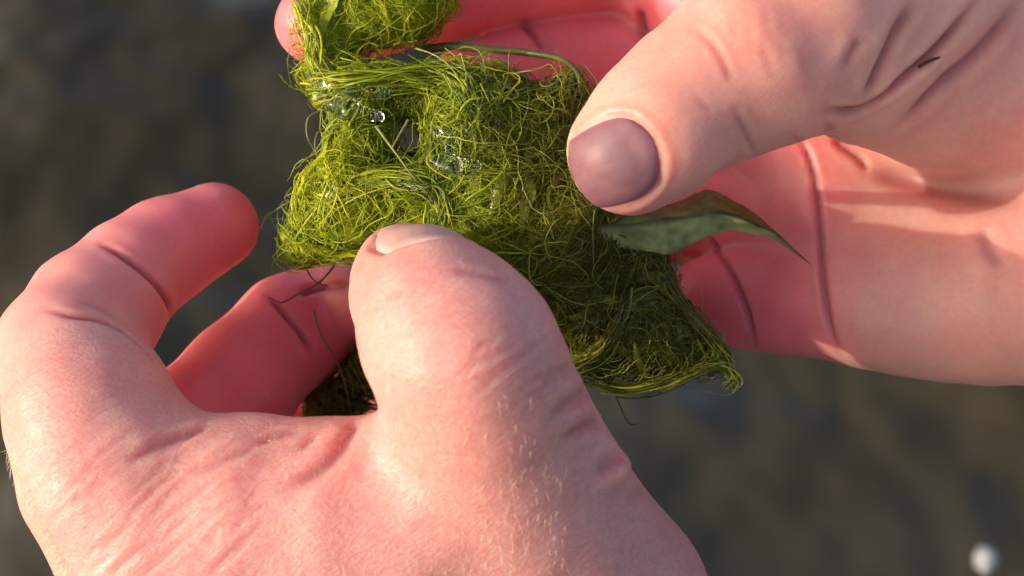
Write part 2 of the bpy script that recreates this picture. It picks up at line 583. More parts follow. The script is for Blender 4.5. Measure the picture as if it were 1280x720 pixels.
def hair_mesh(f, roots_xy, flow, L, r, parent, pbase, material):
    pts, ok = cast(f, roots_xy)
    pts = pts[ok]
    n = grad(f, pts)
    S = len(pts); N = 6
    fl = np.asarray(flow, dtype=np.float32) + RNG.normal(0, 0.25, (S, 3))
    fl = fl - n * np.einsum('ij,ij->i', fl, n)[:, None]
    fl /= np.linalg.norm(fl, axis=1, keepdims=True)
    ln = L * RNG.uniform(0.5, 1.2, S)
    t = np.linspace(0, 1, N)
    lift = 0.55
    P = pts[:, None, :] + ln[:, None, None] * (fl[:, None, :] * t[None, :, None] + n[:, None, :] * lift * (t - 0.55 * t * t)[None, :, None])
    V, F, _ = tubes(P, np.broadcast_to(r * (1 - 0.8 * t)[None], (S, N)), 3)
    o, _ = add_mesh("hair", V, F, material, parent=parent)
    o["kind"] = "stuff"
    return o

def nail_shape(f, c, nrm, ax, hw, hl, lift=0.28, sink=0.5):
    """c: point near the nail's middle (mm), nrm: the way the nail faces, ax: towards its free edge"""
    nrm = np.array(nrm, dtype=float); nrm /= np.linalg.norm(nrm)
    ax = np.array(ax, dtype=float); ax -= nrm * (ax @ nrm); ax /= np.linalg.norm(ax)
    sd = np.cross(nrm, ax)
    n = 31
    U, W = np.meshgrid(np.linspace(-1, 1, n), np.linspace(-1, 1, n), indexing='ij')
    k = np.where(U < 0, 0.32 + 0.16 * np.abs(U), 0.32)
    X = U * np.sqrt(1 - k * W ** 2); Y = W * np.sqrt(1 - k * U ** 2)
    P = (np.asarray(c, dtype=float) + nrm * 12 + (X.ravel() * hl)[:, None] * ax + (Y.ravel() * hw)[:, None] * sd).astype(np.float32)
    for _ in range(60):
        P -= (nrm * np.clip(f(P) * 0.7, -1, 3)[:, None]).astype(np.float32)
    G = grad(f, P, 1.5)
    e = 1 - np.clip(np.maximum(np.abs(U), np.abs(W)).ravel(), 0, 1) ** 7
    free = np.clip(U.ravel(), 0, 1) ** 4             # the free edge stands clear of the flesh
    top = P + G * (lift * e - sink * (1 - e) * (1 - free))[:, None]
    bot = P - G * (sink + 0.3 - 0.5 * free)[:, None]
    idx = np.arange(n * n).reshape(n, n)
    F = np.stack([idx[:-1, :-1], idx[1:, :-1], idx[1:, 1:], idx[:-1, 1:]], -1).reshape(-1, 4)
    mq = F[len(F) // 2]
    if np.dot(np.cross(top[mq[1]] - top[mq[0]], top[mq[2]] - top[mq[0]]), nrm) < 0:
        F = F[:, ::-1]
    m = n * n
    rim = np.concatenate([idx[0, :], idx[1:, -1], idx[-1, -2::-1], idx[-2:0:-1, 0]])
    R = np.stack([rim, np.roll(rim, -1), np.roll(rim, -1) + m, rim + m], 1)
    inner = P[(np.maximum(np.abs(U), np.abs(W)).ravel() < 0.9)][::2]
    # fold of skin along the root and both sides, not at the free edge
    fold = P[np.concatenate([idx[::-1, 0][6:], idx[0, 1:], idx[1:, -1][:-6]])]
    u, w_ = U.ravel(), W.ravel()
    moon = np.clip(1.0 - np.hypot((u + 1.0) / 0.55, w_ / 0.75), 0, 1) ** 0.5      # pale half-moon at the root
    ridge = 1 + 0.02 * np.sin(w_ * 23) + 0.02 * np.sin(w_ * 41 + 1)                # faint lengthwise ridges
    edge = np.clip((np.maximum(np.abs(u) * (u < 0), np.abs(w_)) - 0.8) / 0.2, 0, 1)
    tint = np.array([1, 1, 1]) * ridge[:, None] * (1 + 0.45 * moon[:, None]) * (1 + edge[:, None] * np.array([0.55, 0.1, 0.15])) 
    top = top + G * (0.012 * np.sin(w_ * 23) * e)[:, None]
    return dict(C=np.concatenate([tint, tint]), V=np.concatenate([top, bot]), F=np.concatenate([F, F[:, ::-1] + m, R]), inner=inner, fold=fold)

def add_nail(sh, material, parent):
    return add_mesh("thumbnail", sh["V"], sh["F"], material, parent=parent, cols=sh["C"])[0]

def gauss_px(V, cx, cy, z, rad):
    c = p3(cx, cy, z)
    return np.exp(-((V - c) ** 2).sum(1) / rad ** 2)

H = 0.55
def build_hand(name, f, lo, hi, creases, colour, label, nl):
    V, F = surface(f, lo, hi, H)
    tick('meshed')
    for _ in range(2):
        N = grad(f, V)
        V = V - N * chunked(f, V)[:, None] * 0.9
    N = grad(f, V, 0.6)
    soft = (0.35 * LAT(V, 11.0) + 0.16 * LAT(V, 4.5)).astype(np.float32)
    tick('relaxed')
    V2, red = apply_creases(f, V, N, creases)
    V2 = V2 + N * soft[:, None]
    dn, mn, _ = near(V, nl["inner"], 4.0)              # bed the nail lies in
    w = np.clip((1.3 - dn) / 0.7, 0, 1)[:, None]
    V2 = V2 * (1 - w) + (V - N * 0.45) * w
    df, mf, _ = near(V, nl["fold"], 5.0)              # sore, redder skin round the nail
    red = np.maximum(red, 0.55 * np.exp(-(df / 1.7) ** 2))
    tick('creased')
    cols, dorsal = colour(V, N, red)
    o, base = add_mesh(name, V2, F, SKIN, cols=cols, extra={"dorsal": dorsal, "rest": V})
    tag(o, label, "hand", "pair of hands holding the algae")
    print(name, len(V2), "verts")
    return o, base

DORS = np.array([0.71, 0.355, 0.30])
PALM = np.array([0.76, 0.385, 0.295])
PADC = np.array([0.84, 0.165, 0.20])

def mixc(a, b, t):
    return a * (1 - t[:, None]) + b * t[:, None]

def left_colour(V, N, red):
    n = len(V)
    d_ix = chain(V, LH['index'][:5], 2)
    d_mi = chain(V, LH['middle'][:5], 2)
    d_ri = np.minimum(chain(V, LH['ring'][:4], 2), chain(V, LH['little'][:4], 2))
    pad = np.clip(1 - np.minimum(np.minimum(d_ix, d_mi), d_ri) / 4, 0, 1)
    # redder towards the finger ends and on the gripping side
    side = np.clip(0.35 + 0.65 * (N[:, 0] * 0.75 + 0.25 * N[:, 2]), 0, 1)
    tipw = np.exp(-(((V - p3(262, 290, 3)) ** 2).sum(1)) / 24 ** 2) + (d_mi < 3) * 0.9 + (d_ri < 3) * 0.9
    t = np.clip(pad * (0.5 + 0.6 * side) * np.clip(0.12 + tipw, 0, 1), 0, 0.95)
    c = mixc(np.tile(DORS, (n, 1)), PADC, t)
    th = np.clip(gauss_px(V, 470, 350, 45, 13) * 0.35 + gauss_px(V, 590, 560, 65, 24) * 0.25, 0, 1)
    c = mixc(c, np.array([0.62, 0.24, 0.2]), th)
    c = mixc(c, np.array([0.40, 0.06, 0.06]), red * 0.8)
    dors = np.clip(1.15 - 1.2 * t - 0.8 * (pad > 0.5), 0.05, 1.0)
    return c, dors

def right_colour(V, N, red):
    n = len(V)
    fs = [chain(V, RH[k][:-1], 2) for k in ('index', 'middle', 'ring', 'little')]
    d = np.minimum(np.minimum(fs[0], fs[1]), np.minimum(fs[2], fs[3]))
    th = chain(V, RH['thumb'][:5], 2)
    pad = np.clip(1 - d / 6, 0, 1) * (th > 2.5) * np.clip((1085 * 0.1367 - 87.5 - V[:, 0]) / 12, 0, 1)
    c = mixc(np.tile(PALM, (n, 1)), PADC, pad * 0.85)
    tb = np.clip(gauss_px(V, 960, 60, 45, 11) * 0.4 + gauss_px(V, 1270, 170, 25, 14) * 0.35 + gauss_px(V, 1180, 350, 15, 22) * 0.2, 0, 1)
    c = mixc(c, np.array([0.62, 0.22, 0.19]), tb)
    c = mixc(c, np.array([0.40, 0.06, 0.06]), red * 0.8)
    dors = np.clip(0.24 - pad * 0.2 + np.clip(1 - th / 3, 0, 1) * 0.12, 0.04, 1)
    return c, dors

left_creases = [
    ([(126, 303), (155, 321), (188, 350), (209, 379), (216, 406)], 1.0, 0.5, 0.15),
    ([(58, 388), (90, 395), (119, 399), (152, 415), (180, 437), (199, 459)], 0.7, 0.5, 0.15),
    ([(95, 378), (120, 383), (150, 400)], 0.3, 0.5, 0.0),
    ([(332, 367), (353, 390), (373, 413), (390, 437)], 1.0, 0.5, 0.15),
    ([(373, 367), (400, 358), (437, 357)], 1.0, 0.7, 0.2),
    # thumb: nail fold and joint folds
    ([(563, 337), (600, 342), (640, 356)], 0.3, 0.7, 0.15),
    ([(480, 372), (492, 366), (505, 361)], 0.25, 0.45, 0.0),
    # web folds
    ([(270, 531), (235, 545), (200, 558), (167, 572)], 0.5, 0.75, 0.25),
    ([(320, 556), (285, 572), (253, 590)], 0.4, 0.75, 0.2),
    ([(443, 526), (437, 547), (410, 580), (363, 607)], 0.7, 1.0, 0.35),
    ([(397, 545), (373, 560)], 0.4, 0.6, 0.15),
    ([(375, 537), (345, 544), (320, 553)], 0.4, 0.7, 0.15),
    # folds on the outer side of the thumb
    ([(775, 520), (757, 524), (735, 530), (705, 548)], 0.55, 0.8, 0.45),
    ([(750, 488), (733, 493), (712, 502), (690, 520)], 0.45, 0.8, 0.4),
    ([(810, 560), (790, 566), (768, 574), (745, 592)], 0.45, 0.8, 0.4),
    ([(838, 598), (820, 605), (800, 614), (785, 628)], 0.3, 0.8, 0.25),
    ([(725, 456), (708, 463), (692, 472), (678, 484)], 0.3, 0.7, 0.25),
]
for i in range(15):      # knuckle wrinkles over the thumb's middle joint
    x = 585 + 95 * random.random(); y = 425 + 85 * random.random(); l = 14 + 22 * random.random()
    left_creases.append(([(x - l * 0.8, y + l * 0.55), (x, y - 2), (x + l * 0.8, y - l * 0.5)], 0.1 + 0.1 * random.random(), 0.4, 0.05))
for i in range(60):      # long fine wrinkles over the back of the hand
    x = 60 + 250 * random.random(); y = 545 + 160 * random.random(); l = 16 + 34 * random.random()
    if x < 30 + (y - 540) * 0.4: continue
    left_creases.append(([(x - l * 0.7, y + l * 0.75), (x + 2, y), (x + l * 0.8, y - l * 0.55)], 0.07 + 0.1 * random.random(), 0.42, 0.04))

LNAIL = nail_shape(left_hand, p3(521, 350, 34), (0.12, 0.50, 0.86), (-0.05, 0.86, -0.50), 7.3, 7.6, lift=0.3)
left_creases.append((LNAIL["fold"], 0.6, 0.5, 0.35))
lh, lbase = build_hand("hand", left_hand, (-128, -132, -68), (72, 32, 84), left_creases, left_colour,
                       "left hand seen from the back, thumb on top, index finger curled beside the algae",
                       LNAIL)
right_creases = [
    ([(865, 35), (890, 55), (906, 80), (915, 102)], 0.3, 0.45, 0.1),
    ([(868, 120), (880, 130), (888, 136)], 0.2, 0.4, 0.05),
    ([(918, 140), (930, 160), (938, 178), (946, 196)], 0.35, 0.5, 0.15),
    ([(1030, 137), (1067, 137), (1103, 120), (1147, 83), (1180, 50), (1222, 0)], 1.0, 0.7, 0.4),
    ([(1080, 122), (1100, 87), (1120, 40), (1142, 6)], 0.8, 0.9, 0.35),
    ([(1127, 153), (1173, 107), (1220, 67), (1278, 2)], 0.8, 1.1, 0.4),
    ([(1058, 84), (1066, 66), (1075, 48)], 0.5, 0.8, 0.2),
    ([(1030, 150), (1047, 177), (1073, 197), (1086, 214)], 0.8, 0.65, 0.2),
    ([(1086, 214), (1130, 226), (1180, 238), (1280, 252)], 0.8, 1.6, 0.3),
    ([(987, 163), (1010, 193), (1021, 240), (1025, 290), (1028, 349), (1037, 402), (1050, 446)], 0.9, 0.55, 0.12),
    ([(884, 292), (911, 334), (931, 383), (945, 434)], 1.0, 0.5, 0.12),
    ([(1228, 285), (1236, 310), (1255, 335)], 0.4, 1.0, 0.2),
    ([(650, 27), (668, 45), (680, 62)], 0.8, 0.8, 0.2),
    ([(800, 12), (802, 30), (810, 48)], 1.0, 0.9, 0.2),
]
for i in range(14):
    x = 880 + 130 * random.random(); y = 10 + 70 * random.random(); l = 8 + 14 * random.random()
    right_creases.append(([(x - l * .3, y - l), (x, y), (x + l * .5, y + l)], 0.07, 0.45, 0.03))
RN, _ok = cast(right_hand, [(765, 205)])
RNAIL = nail_shape(right_hand, RN[0], (-0.16, -0.10, 1.0), (-1.0, -0.36, 0.0), 6.5, 6.9)
right_creases.append((RNAIL["fold"], 0.55, 0.5, 0.22))
rh, rbase = build_hand("hand", right_hand, (-44, -32, -50), (178, 100, 68), right_creases, right_colour,
                       "right hand with open palm and thumbnail showing, holding algae between thumb and fingers",
                       RNAIL)

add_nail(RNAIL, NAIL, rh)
add_nail(LNAIL, NAILP, lh)
tick('hands')

# golden hair on the back of the left hand
hm, hns, hls, hb = mat("golden_hair")
hb.inputs["Base Color"].default_value = (0.9, 0.72, 0.48, 1)
hb.inputs["Roughness"].default_value = 0.3
xy = []
for i in range(900):
    x = 330 + 380 * random.random(); y = 470 + 245 * random.random()
    if random.random() < (y - 440) / 280: xy.append((x, y))
hair_mesh(left_hand, xy, (0.05, -1, 0.1), 1.6, 0.034, lh, lbase, hm)
xy = [(28 + (y - 600) * 0.47 + 10 * random.random() ** 2, y) for y in np.random.default_rng(2).uniform(560, 715, 170)]
hair_mesh(left_hand, xy, (-0.7, -0.7, 0.0), 2.4, 0.035, lh, lbase, hm)

# ------------------------------------------------------------------ algae
def algae_material(name, gloss, thin=0.5):
    m, ns, ls, b = mat(name)
    out = ns["Material Output"]
    at = node(ns, "ShaderNodeVertexColor", layer_name="tint")
    tc = ns.new("ShaderNodeTexCoord")
    n1 = noise(ns, ls, tc.outputs["Object"], 500, 3, 0.6)
    r = ramp(ns, ls, n1.outputs["Fac"], [(0.3, (0.75, 0.75, 0.75)), (0.7, (1.2, 1.2, 1.2))])
    mx = node(ns, "ShaderNodeMixRGB", blend_type='MULTIPLY'); mx.inputs[0].default_value = 1
    ls.new(at.outputs[0], mx.inputs[1]); ls.new(r.outputs[0], mx.inputs[2])
    ls.new(mx.outputs[0], b.inputs["Base Color"])
    b.inputs["Roughness"].default_value = gloss
    b.inputs["Coat Weight"].default_value = 0.18
    b.inputs["Coat Roughness"].default_value = 0.12
    tr = ns.new("ShaderNodeBsdfTranslucent")
    ls.new(mx.outputs[0], tr.inputs[0])
    ms = ns.new("ShaderNodeMixShader"); ms.inputs[0].default_value = thin
    ls.new(b.outputs[0], ms.inputs[1]); ls.new(tr.outputs[0], ms.inputs[2])
    ls.new(ms.outputs[0], out.inputs["Surface"])
    return m
ALG = algae_material("algae_strand", 0.35)
ALGB = algae_material("algae_mass", 0.6)
ALGB.node_tree.nodes["Principled BSDF"].inputs["Coat Weight"].default_value = 0.0
ALGB.node_tree.nodes["Principled BSDF"].inputs["Specular IOR Level"].default_value = 0.12

mat_chains = [
    (nodes3([(436, -45, 8, 6.0), (450, 8, 7, 4.2), (500, 10, 6, 4.0), (540, -5, 4, 2.4)]), 3),
    (nodes3([(398, -10, 8, 2.8), (406, 50, 8, 1.4), (418, 92, 9, 1.6), (455, 118, 11, 3.2)]), 3),
    (nodes3([(440, 126, 12, 3.4), (450, 185, 13, 3.6), (448, 250, 15, 6.2), (404, 282, 12, 3.4), (376, 310, 10, 1.2)]), 3),
    (nodes3([(440, 255, 14, 6), (515, 255, 16, 6.0), (550, 285, 16, 6)]), 3),
    (nodes3([(470, 122, 10, 2.8), (560, 122, 10, 3.4), (615, 126, 10, 3.0), (660, 150, 12, 3.0), (700, 140, 12, 2.6)]), 3),
    (nodes3([(585, 140, 11, 5.6), (605, 200, 14, 8.0), (625, 265, 14, 10.0), (690, 350, 10, 11.0), (765, 410, 8, 7.5)]), 4),
    (nodes3([(714, 118, 12, 2.8), (690, 190, 14, 6.6), (700, 270, 14, 9.5), (765, 300, 10, 7)]), 4),
    (nodes3([(745, 400, 8, 7.5), (815, 430, 8, 4.6), (878, 450, 9, 1.4)]), 3),
    (nodes3([(785, 330, 8, 5.0), (812, 390, 8, 3.4), (876, 440, 9, 1.4)]), 3),
    (nodes3([(560, 400, 6, 5.0), (480, 455, -6, 3.5), (425, 495, -10, 3.2)]), 3),
]
def algae_core(P):
    d = None
    for N, k in mat_chains:
        c = chain(P, N, 3)
        d = c if d is None else smin(d, c, k)
    d = d + 1.5 * LAT4(P, 9.0) + 0.3                # tufts and hollows
    hole = chain(P, HOLE, 2)                      # dark gap between the two columns
    return -smin(-d, hole, 2)
HOLE = nodes3([(512, 156, 25, 5.0), (516, 206, 26, 5.4)])
def algae_body(P):
    return algae_core(P) + 1.9 * LAT(P, 6.5) + 1.0 * LAT(P, 2.6) + 0.5 * LAT(P, 1.3)

def algae_tint(V, dark=1.0):
    n = LAT(V, 7.0) * 0.6 + LAT(V, 2.6) * 0.6
    t = np.clip(0.5 + 0.75 * n, 0, 1)
    x = V[:, 0] / 0.13 + 640
    shade_side = np.clip((x - 560) / 160, 0, 1)          # darker, browner towards the leaf: shade on that side put into the colour
    dead = np.clip(1 - np.linalg.norm(V - p3(440, 485, -8), axis=1) / 10, 0, 1) ** 0.5
    lit_tint = mixc(np.tile(np.array([0.26, 0.34, 0.008]), (len(V), 1)), np.array([0.60, 0.70, 0.016]), t)
    shade_tint = mixc(np.tile(np.array([0.13, 0.135, 0.010]), (len(V), 1)), np.array([0.36, 0.36, 0.035]), t)
    c = mixc(lit_tint, shade_tint, shade_side)
    return mixc(c, np.array([0.12, 0.085, 0.04]), dead) * dark

V, F = surface(algae_body, (-60, -30, -22), (50, 62, 36), 0.6)
V_ALG = V
alg, abase = add_mesh("green_algae", V, F, ALGB, cols=algae_tint(V, 0.95))
tag(alg, "clump of wet bright green filamentous algae pinched between both thumbs", "algae")
tick("algae body")

def flow(P, size=9.0):
    return np.stack([LAT2(P, size), LAT3(P, size), LAT4(P, size)], 1).astype(np.float32)

def grow(nS, N, step, off, curl, seed, region=None, bias=None, spread=0.5, follow=0.25, thin=1.0):
    """strands creeping over the clump's surface, combed into locks by a slowly turning flow"""
    r = np.random.default_rng(seed)
    pool = V if region is None else V[region(V)]
    P = pool[r.integers(0, len(pool), nS)].astype(np.float32) + r.normal(0, 0.4, (nS, 3)).astype(np.float32)
    D = r.normal(size=(nS, 3)).astype(np.float32)
    if bias is not None:
        D = D * spread + np.array(bias, dtype=np.float32)[None] * r.choice([-1, 1], nS)[:, None]
    sign = np.where(np.einsum('ij,ij->i', D, flow(P)) < 0, -1, 1).astype(np.float32)
    ang = (r.normal(0, curl, nS)).astype(np.float32)
    tgt = (np.abs(r.normal(0, off, nS)) + 0.2 - 1.7 * LAT(P, 6.5) - 0.7 * LAT(P, 2.6)).astype(np.float32)
    st = step * r.uniform(0.6, 1.3, nS).astype(np.float32)
    out = []
    n = grad(algae_core, P, 0.5)
    for k in range(N):
        out.append(P.copy())
        if k % 2 == 0:
            n = grad(algae_core, P, 0.5)
            d = chunked(algae_core, P)
        D = D - n * np.einsum('ij,ij->i', D, n)[:, None] * 0.7
        D += n * np.clip((tgt - d), -1.2, 1.2)[:, None] * 0.35
        D += flow(P) * (sign * follow)[:, None]
        D += 0.14 * r.normal(size=D.shape).astype(np.float32)
        D /= np.maximum(np.linalg.norm(D, axis=1, keepdims=True), 1e-6)
        turn = np.cross(n, D)
        D = D + turn * ang[:, None]
        D /= np.maximum(np.linalg.norm(D, axis=1, keepdims=True), 1e-6)
        P = P + D * st[:, None]
        ang = ang + r.normal(0, curl * 0.25, nS).astype(np.float32)
    out = np.stack(out, 1)
    q = out.reshape(-1, 3)
    clear = (chain(q, HOLE, 2) > -1.2).reshape(nS, N).all(1)          # leave the gap open
    thick = LAT4(out[:, N // 2], 5.0) * 0.7 + LAT2(out[:, N // 2], 2.2) * 0.5
    return out[clear & (thick > r.uniform(-1.0, 0.25, nS) * thin)]

def outside_hands(P, margin=0.15):
    """push strand points out of the skin"""
    S, N, _ = P.shape
    Q = P.reshape(-1, 3).astype(np.float32)
    for f in (left_hand, right_hand):
        d = chunked(f, Q)
        for _ in range(2):
            m = np.where(d < margin)[0]
            if len(m):
                g = grad(f, Q[m])
                Q[m] += g * np.minimum(margin - d[m], 2.5)[:, None]
                d[m] = chunked(f, Q[m])
    return Q.reshape(S, N, 3)

def strands(name, paths, r0, bright, parent, seed, sides=4, kind="stuff"):
    r = np.random.default_rng(seed)
    S, N, _ = paths.shape
    rad = r0 * r.uniform(0.55, 1.5, (S, 1)) * np.linspace(1.0, 0.55, N)[None]
    Vt, Ft, sid = tubes(paths, rad, sides)
    mid_ = paths[:, N // 2].astype(np.float32)
    base = algae_tint(mid_)
    g = np.exp(r.normal(0, 0.4, (S, 1)))
    pale = (r.random(S) < 0.05 + 0.45 * np.clip(LAT3(mid_, 8.0) * 2 - 0.5, 0, 1))[:, None]
    c = base * g * bright
    c = np.where(pale, c * 0.5 + np.array([0.26, 0.25, 0.09]), c)
    c = np.clip(c, 0, 0.72)
    o, _ = add_mesh(name, Vt, Ft, ALG, parent=parent, cols=c[sid])
    if kind: o["kind"] = kind
    return o

def bundle(name, pts, count, spread, r0, bright, seed, n=22, frag=0.5):
    """a lock of filaments following one line"""
    r = np.random.default_rng(seed)
    path = resample(np.array([p3(*q) for q in pts]), 60)
    out = []
    for i in range(count):
        l = r.uniform(frag, 1.0); s0 = r.uniform(0, 1 - l)
        q = path[np.clip((np.linspace(s0, s0 + l, n) * 59).astype(int), 0, 59)]
        o1 = r.normal(0, spread, 3); o2 = r.normal(0, spread, 3); o3 = r.normal(0, spread * 0.8, 3)
        t = np.linspace(0, 1, n)[:, None]
        out.append(q + o1 * (1 - t) + o2 * t + o3 * np.sin(t * math.pi * r.uniform(1, 3)))
    P = np.array(out)
    # smooth the index steps
    for _ in range(2):
        P[:, 1:-1] = (P[:, :-2] + 2 * P[:, 1:-1] + P[:, 2:]) / 4
    return strands(name, outside_hands(P.astype(np.float32)), r0, bright, alg, seed + 100)

strands("matted_filaments", outside_hands(grow(11500, 11, 0.95, 0.75, 0.10, 21, follow=0.34)), 0.082, 1.0, alg, 31, sides=3)
strands("coarse_filaments", outside_hands(grow(420, 14, 1.0, 1.0, 0.12, 24, follow=0.2)), 0.14, 1.15, alg, 34)
strands("curly_filaments", outside_hands(grow(1000, 18, 0.8, 1.5, 0.30, 22, follow=0.05)), 0.10, 1.3, alg, 32)
leftcol = lambda V: (V[:, 0] < -12) & (V[:, 1] > 6) & (V[:, 1] < 34)
strands("hanging_filaments", outside_hands(grow(700, 16, 1.2, 0.8, 0.05, 23, region=leftcol, bias=(0.15, -1, 0.1), spread=0.35, follow=0.08)), 0.12, 1.25, alg, 33)
bundle("filament_lock", [(396, 112, 14), (440, 104, 17), (500, 98, 16), (560, 96, 14), (620, 100, 14)], 70, 1.3, 0.14, 1.2, 41, frag=0.3)
bundle("filament_lock", [(520, 85, 12), (570, 100, 17), (590, 150, 21), (560, 190, 23), (600, 215, 25), (690, 210, 23)], 60, 1.6, 0.13, 1.1, 42, frag=0.25)
bundle("filament_lock", [(360, 318, 10), (385, 285, 15), (430, 240, 20), (490, 225, 22), (535, 235, 23), (552, 270, 23), (545, 290, 22)], 150, 1.0, 0.15, 1.25, 43, frag=0.3)
bundle("filament_lock", [(700, 462, 16), (745, 440, 17), (772, 405, 18), (790, 370, 17), (830, 365, 14)], 60, 0.6, 0.11, 1.0, 44, frag=0.3)
bundle("filament_lock", [(735, 472, 10), (780, 487, 11), (830, 478, 12), (870, 460, 12), (905, 456, 11), (918, 474, 10), (905, 486, 10)], 90, 0.5, 0.11, 1.25, 45, frag=0.3)
bundle("filament_lock", [(825, 325, 12), (845, 370, 12), (880, 412, 12), (905, 440, 11), (915, 462, 10)], 60, 0.5, 0.11, 1.1, 46, frag=0.3)
bundle("filament_lock", [(372, 0, 12), (388, 40, 13), (396, 80, 13), (410, 105, 14)], 60, 0.8, 0.14, 1.2, 47, frag=0.3)
# stray filaments standing off the clump
def stray(nS, seed):
    r = np.random.default_rng(seed)
    out = grow(nS, 16, 0.7, 2.9, 0.17, seed, follow=0.05, thin=0.0)
    return out
strands("stray_filaments", outside_hands(stray(900, 26)), 0.07, 1.4, alg, 36, sides=3)

# flat wet fronds plastered over the clump
def fronds(nS, N, wmin, wmax, seed, region):
    r = np.random.default_rng(seed)
    P = outside_hands(grow(nS, N, 1.0, 0.5, 0.06, seed, region=region, follow=0.3, thin=0.0), 0.3)
    S = len(P)
    T = np.gradient(P, axis=1); T /= np.maximum(np.linalg.norm(T, axis=2, keepdims=True), 1e-6)
    n = grad(algae_core, P.reshape(-1, 3).astype(np.float32), 0.8).reshape(P.shape)
    B = np.cross(T, n); B /= np.maximum(np.linalg.norm(B, axis=2, keepdims=True), 1e-6)
    t = np.linspace(0, 1, N)
    w = (r.uniform(wmin, wmax, S)[:, None] * np.sin(np.pi * (0.08 + 0.9 * t))[None] ** 0.7)[:, :, None]
    curl = r.normal(0, 0.35, (S, 1, 1))
    cross = [(-1.0, 1.0), (-0.5, 0.3), (0.0, 0.0), (0.5, 0.3), (1.0, 1.0)]
    ruffle = np.sin(t * r.uniform(6, 14, (S, 1)) + r.uniform(0, 6, (S, 1)))[:, :, None]
    ring = np.stack([P + B * w * a + n * w * (q * (curl + 0.25 * ruffle * np.sign(a + 0.01))) for a, q in cross], 2)
    K = len(cross)
    idx = np.arange(S * N * K).reshape(S, N, K)
    Fq = np.stack([idx[:, :-1, :-1], idx[:, 1:, :-1], idx[:, 1:, 1:], idx[:, :-1, 1:]], -1).reshape(-1, 4)
    Vq = ring.reshape(-1, 3)
    nn = np.repeat(n.reshape(S, N, 1, 3), K, 2).reshape(-1, 3)
    mm = len(Vq)
    base = algae_tint(P[:, N // 2].astype(np.float32)) * np.exp(r.normal(0, 0.3, (S, 1)))
    c = np.repeat(np.clip(base, 0, 0.6), N * K, 0)
    o, _ = add_mesh("fronds", np.concatenate([Vq, Vq - nn * 0.1]), np.concatenate([Fq, Fq[:, ::-1] + mm]), ALG, parent=alg, cols=np.concatenate([c, c]))
    o["kind"] = "stuff"
fronds(220, 16, 0.4, 1.4, 27, lambda V: V[:, 0] < -8)
fronds(150, 16, 0.4, 1.2, 28, lambda V: V[:, 0] >= -8)
tick("strands")

# a few long loose filaments laid out one by one
def loose(pts, r=0.16, n=36, colour=(0.34, 0.36, 0.13), name="loose_filament", parent=None, z=None):
    P = np.array([p3(*q) for q in pts])
    path = resample(P, n)[None]
    rad = np.full((1, n), r) * np.linspace(1, 0.5, n)[None]
    Vt, Ft, _ = tubes(path, rad, 6)
    o, _ = add_mesh(name, Vt, Ft, ALG, parent=parent, cols=np.tile(np.array(colour), (len(Vt), 1)))
    return o

loose([(400, 138, 12), (385, 148, 13), (384, 170, 13), (394, 190, 12), (398, 200, 12)], parent=alg)
loose([(408, 158, 13), (396, 168, 14), (394, 186, 14), (402, 200, 13)], parent=alg)
loose([(414, 150, 14), (413, 180, 15), (400, 205, 14), (398, 225, 13)], parent=alg)
loose([(330, 272, 6), (352, 258, 8), (372, 245, 10), (395, 240, 12)], parent=alg)
loose([(395, 232, 14), (370, 240, 12), (356, 247, 11), (366, 254, 11), (385, 245, 13)], parent=alg)
loose([(328, 273, 5), (355, 274, 8), (380, 274, 10)], r=0.15, parent=alg)
loose([(376, 286, 10), (358, 284, 9), (353, 298, 9), (358, 316, 9), (364, 322, 9)], parent=alg)
loose([(470, 158, 22), (490, 185, 24), (512, 215, 25), (530, 238, 24)], r=0.24, parent=alg)
loose([(510, 150, 22), (494, 178, 24), (490, 186, 24)], r=0.2, parent=alg)
loose([(636, 100, 14), (636, 75, 15), (637, 62, 15)], r=0.17, parent=alg)
loose([(640, 92, 14), (665, 88, 16), (690, 86, 15)], r=0.17, parent=alg)
loose([(742, 330, 22), (741, 290, 25), (743, 262, 26)], r=0.17, parent=alg)
loose([(790, 360, 18), (786, 390, 19), (774, 412, 18)], r=0.24, parent=alg)
loose([(905, 470, 10), (922, 478, 10), (915, 492, 10), (900, 493, 10), (885, 489, 10)], r=0.22, parent=alg)
loose([(912, 462, 10), (928, 468, 10), (936, 470, 10)], r=0.2, parent=alg)
loose([(926, 467, 10), (932, 476, 10)], r=0.16, parent=alg)
loose([(765, 480, 8), (772, 500, 8), (785, 528, 8), (798, 530, 8)], r=0.15, colour=(0.10, 0.11, 0.03), parent=alg)
loose([(392, 388, 8), (402, 420, 6), (425, 460, 2), (440, 520, -2)], r=0.22, colour=(0.34, 0.26, 0.16), parent=alg, name="dry_stem")
loose([(418, 332, 9), (400, 352, 6), (372, 368, 5), (352, 378, 5), (336, 372, 6)], r=0.2, colour=(0.2, 0.15, 0.09), parent=alg, name="dry_stem")
loose([(380, 330, 8), (392, 350, 6), (410, 358, 6)], r=0.18, colour=(0.2, 0.15, 0.09), parent=alg, name="dry_stem")
# the thicker stem arching behind the mat
loose([(530, 62, 2), (570, 58, 4), (615, 62, 6), (660, 66, 8), (700, 74, 12), (722, 92, 15), (726, 120, 15)], r=0.85, n=40, colour=(0.16, 0.17, 0.03), parent=alg, name="stem")

LEAF = algae_material("leaf", 0.55, 0.1)
LEAF.node_tree.nodes["Principled BSDF"].inputs["Coat Weight"].default_value = 0.0
LEAF.node_tree.nodes["Principled BSDF"].inputs["Specular IOR Level"].default_value = 0.25
